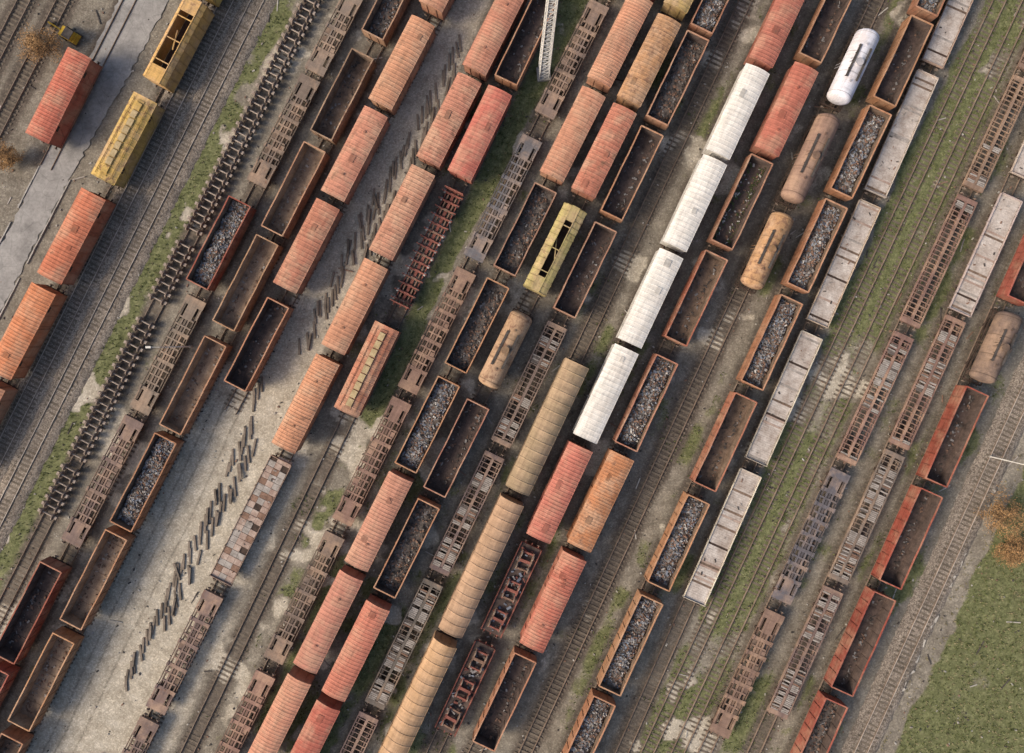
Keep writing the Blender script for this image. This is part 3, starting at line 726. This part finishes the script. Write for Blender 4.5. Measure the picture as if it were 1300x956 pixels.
# ------------------------------------------------------------------ scattered rubble
m=MB()
for _ in range(3600):
    x,y=R(-70,70),R(-58,52)
    s=R(.04,.18)
    k=random.choice(['stones_light','scrap_dark','scrap_rust','concrete','weathered_planks','scrap_dark'])
    if R(0,1)<.04: dm=(R(.8,2.0),.13,.07)
    else: dm=(s*R(1,2.2),s,s*.6)
    m.box((x,y,.02),dm,k,rotm(R(-.1,.1),R(-.1,.1),R(0,3.14)))
m.obj('scattered_rubble')
m=MB()
for i in range(44):
    py=590+i*7.5+R(-2,2); x=1268-(py-600)*.462+R(-5,5); wx,wy=W(x,py)
    m.box((wx,wy,.1),(R(.5,1.3),R(.2,.4),.2),'stones_light',rotm(R(-.1,.1),R(-.1,.1),R(0.4,1.6)))
m.obj('row_of_concrete_rubble')

# ------------------------------------------------------------------ grass tufts
def tufts(name,n,mat,fn):
    xs_=RNG.uniform(-72,72,n*4); ys_=RNG.uniform(-58,52,n*4); g,s_,dk,X=zones(xs_,ys_); p=fn(g,s_,dk,X)
    keep=RNG.rand(n*4)<p; xs_=xs_[keep][:n]; ys_=ys_[keep][:n]; vs=[];fs=[]
    for x,y in zip(xs_,ys_):
        sz=R(.08,.26)
        for k in range(5):
            a=R(0,6.28); r=sz*R(.5,1.3); dx,dy=math.cos(a),math.sin(a); o=len(vs)
            vs+=[(x-dy*.05,y+dx*.05,-.02),(x+dy*.05,y-dx*.05,-.02),(x+dx*r,y+dy*r,sz*R(.5,1.1))]; fs.append((o,o+1,o+2))
    mb=MB(); mb.add(vs,fs,mat); mb.obj(name)
tufts('grass_tufts',15000,'grass_blades',lambda g,s,d,X:np.clip(g*.9-.1,0,1))
tufts('dry_grass_tufts',8000,'dry_grass_blades',lambda g,s,d,X:np.where(X>1355,.9,g*.2))

# ------------------------------------------------------------------ bushes / trees
def bush(px,py,h,rad,name='autumn_tree'):
    bx,by=W(px,py); m=MB(); m.cyl((bx,by,-.05),(bx+.05,by,h*.35),.13,'bark',8,.09)
    tips=[]
    for i in range(20):
        a=R(0,6.28); el=R(.2,1.3); L=R(.5,1)*rad
        p0=Vector((bx,by,h*R(.15,.38))); p1=p0+Vector((math.cos(a)*math.cos(el),math.sin(a)*math.cos(el),math.sin(el)))*L*.9
        m.cyl(p0,p1,.05,'bark',5,.025)
        for j in range(4):
            p2=p1+Vector((R(-1,1),R(-1,1),R(-.2,.9)))*rad*.5; m.cyl(p1,p2,.025,'bark',4,.008); tips.append((p1,p2))
    vs=[];fs=[];vs2=[];fs2=[]
    for p1,p2 in tips:
        for k in range(55):
            c=p1.lerp(p2,R(.2,1.15))+Vector((random.gauss(0,.2),random.gauss(0,.2),random.gauss(0,.15)))*rad*.5
            u=Vector((R(-1,1),R(-1,1),R(-.5,.5))).normalized()*R(.04,.09); w=u.cross(Vector((R(-1,1),R(-1,1),1))).normalized()*R(.03,.07)
            V,Fc=(vs,fs) if R(0,1)<.65 else (vs2,fs2)
            o=len(V); V+= [tuple(c-u),tuple(c+w),tuple(c+u),tuple(c-w)]; Fc.append((o,o+1,o+2,o+3))
    m.add(vs,fs,'autumn_leaves'); m.add(vs2,fs2,'autumn_leaves_dark'); m.obj(name)
bush(66,64,3.6,2.5); bush(22,203,2.6,1.7); bush(1258,650,3.4,3.0); bush(1274,692,2.6,2.2)

# yellow machine near the left tree
m=MB(); x,y=W(93,48)
m.box((0,0,.75),(2.2,1.3,.7),'yellow_paint'); m.box((-.4,0,1.4),(1.0,1.15,.6),'yellow_paint'); m.box((-.4,0,1.75),(1.15,1.25,.08),'scrap_dark')
for sx in (-.7,.7):
    for sy in (-.7,.7): m.cyl((sx,sy-.12,.4),(sx,sy+.12,.4),.4,'scrap_dark',14)
m.beam((1.0,0,1.0),(2.2,0,1.9),.16,'yellow_paint'); m.beam((2.2,0,1.9),(3.0,0,.6),.13,'yellow_paint'); m.box((3.05,0,.4),(.5,.7,.4),'scrap_dark')
m.obj('yellow_excavator',(x,y,0),2.6)

# ------------------------------------------------------------------ lattice mast
m=MB(); hb=27.0; bw=.6; tw=.4
def leg(i,z):
    q=bw+(tw-bw)*z/hb; sx,sy=[(-1,-1),(1,-1),(1,1),(-1,1)][i%4]; return (sx*q,sy*q,z)
for i in range(4): m.beam(leg(i,0),leg(i,hb),.1,'galvanised_steel')
z=0
while z<hb-.1:
    z2=min(hb,z+1.1)
    for i in range(4):
        m.beam(leg(i,z),leg(i+1,z2),.055,'galvanised_steel'); m.beam(leg(i,z2),leg(i+1,z2),.055,'galvanised_steel')
    z=z2
m.box((0,0,.2),(1.7,1.7,.5),'concrete'); m.box((0,0,hb+.05),(2.4,2.4,.12),'galvanised_steel')
for i in range(4):
    a=[(-1,-1),(1,-1),(1,1),(-1,1)]; p=a[i];q=a[(i+1)%4]
    m.beam((p[0]*1.15,p[1]*1.15,hb+1.1),(q[0]*1.15,q[1]*1.15,hb+1.1),.06,'galvanised_steel'); m.beam((p[0]*1.15,p[1]*1.15,hb),(p[0]*1.15,p[1]*1.15,hb+1.1),.06,'galvanised_steel')
    m.box((p[0]*1.0,p[1]*1.0,hb+.7),(.5,.4,.5),'galvanised_steel')
for i in range(60): m.b(-.15,.15,-.02,.02,.5+i*.44,.53+i*.44,'galvanised_steel')
x,y=W(690,95); m.obj('lattice_floodlight_mast',(x,y,0),.1)
for (px,py,h,dr) in ((243,440,8,-1),(1255,579,7.5,1)):
    m=MB(); m.cyl((0,0,-.05),(0,0,h),.09,'galvanised_steel',10,.05); m.beam((0,0,h),(dr*.9,0,h+.25),.05,'galvanised_steel'); m.box((dr*1.1,0,h+.25),(.6,.25,.12),'galvanised_steel'); m.cyl((0,0,-.05),(0,0,.5),.18,'concrete',10)
    x,y=W(px,py); m.obj('street_lamp',(x,y,0))

# ------------------------------------------------------------------ light, sky, camera
el,az=math.radians(35),math.radians(256)
w=bpy.data.worlds.new('World'); scene.world=w; w.use_nodes=True; nt=w.node_tree
sky=nt.nodes.new('ShaderNodeTexSky'); sky.sky_type='NISHITA'; sky.sun_disc=False; sky.sun_elevation=el; sky.sun_rotation=az
sky.dust_density=5.0
bg=nt.nodes['Background']; nt.links.new(sky.outputs[0],bg.inputs[0]); bg.inputs[1].default_value=.15
sd=bpy.data.lights.new('sun','SUN'); sd.energy=3.2; sd.angle=math.radians(24); sd.color=(1,.84,.65)
so=bpy.data.objects.new('sun',sd); scene.collection.objects.link(so)
dirv=Vector((math.sin(az)*math.cos(el),math.cos(az)*math.cos(el),math.sin(el))); so.rotation_euler=dirv.to_track_quat('Z','Y').to_euler(); so.location=(-60,0,60)
cd=bpy.data.cameras.new('camera'); cam=bpy.data.objects.new('camera',cd); scene.collection.objects.link(cam); scene.camera=cam
cam.location=(0,0,H); cam.rotation_euler=(0,0,0); cd.lens=24; cd.sensor_width=36; cd.sensor_fit='HORIZONTAL'; cd.shift_y=-45/1300; cd.clip_end=4000
scene.view_settings.view_transform='Standard'; scene.view_settings.look='None'; scene.view_settings.exposure=0
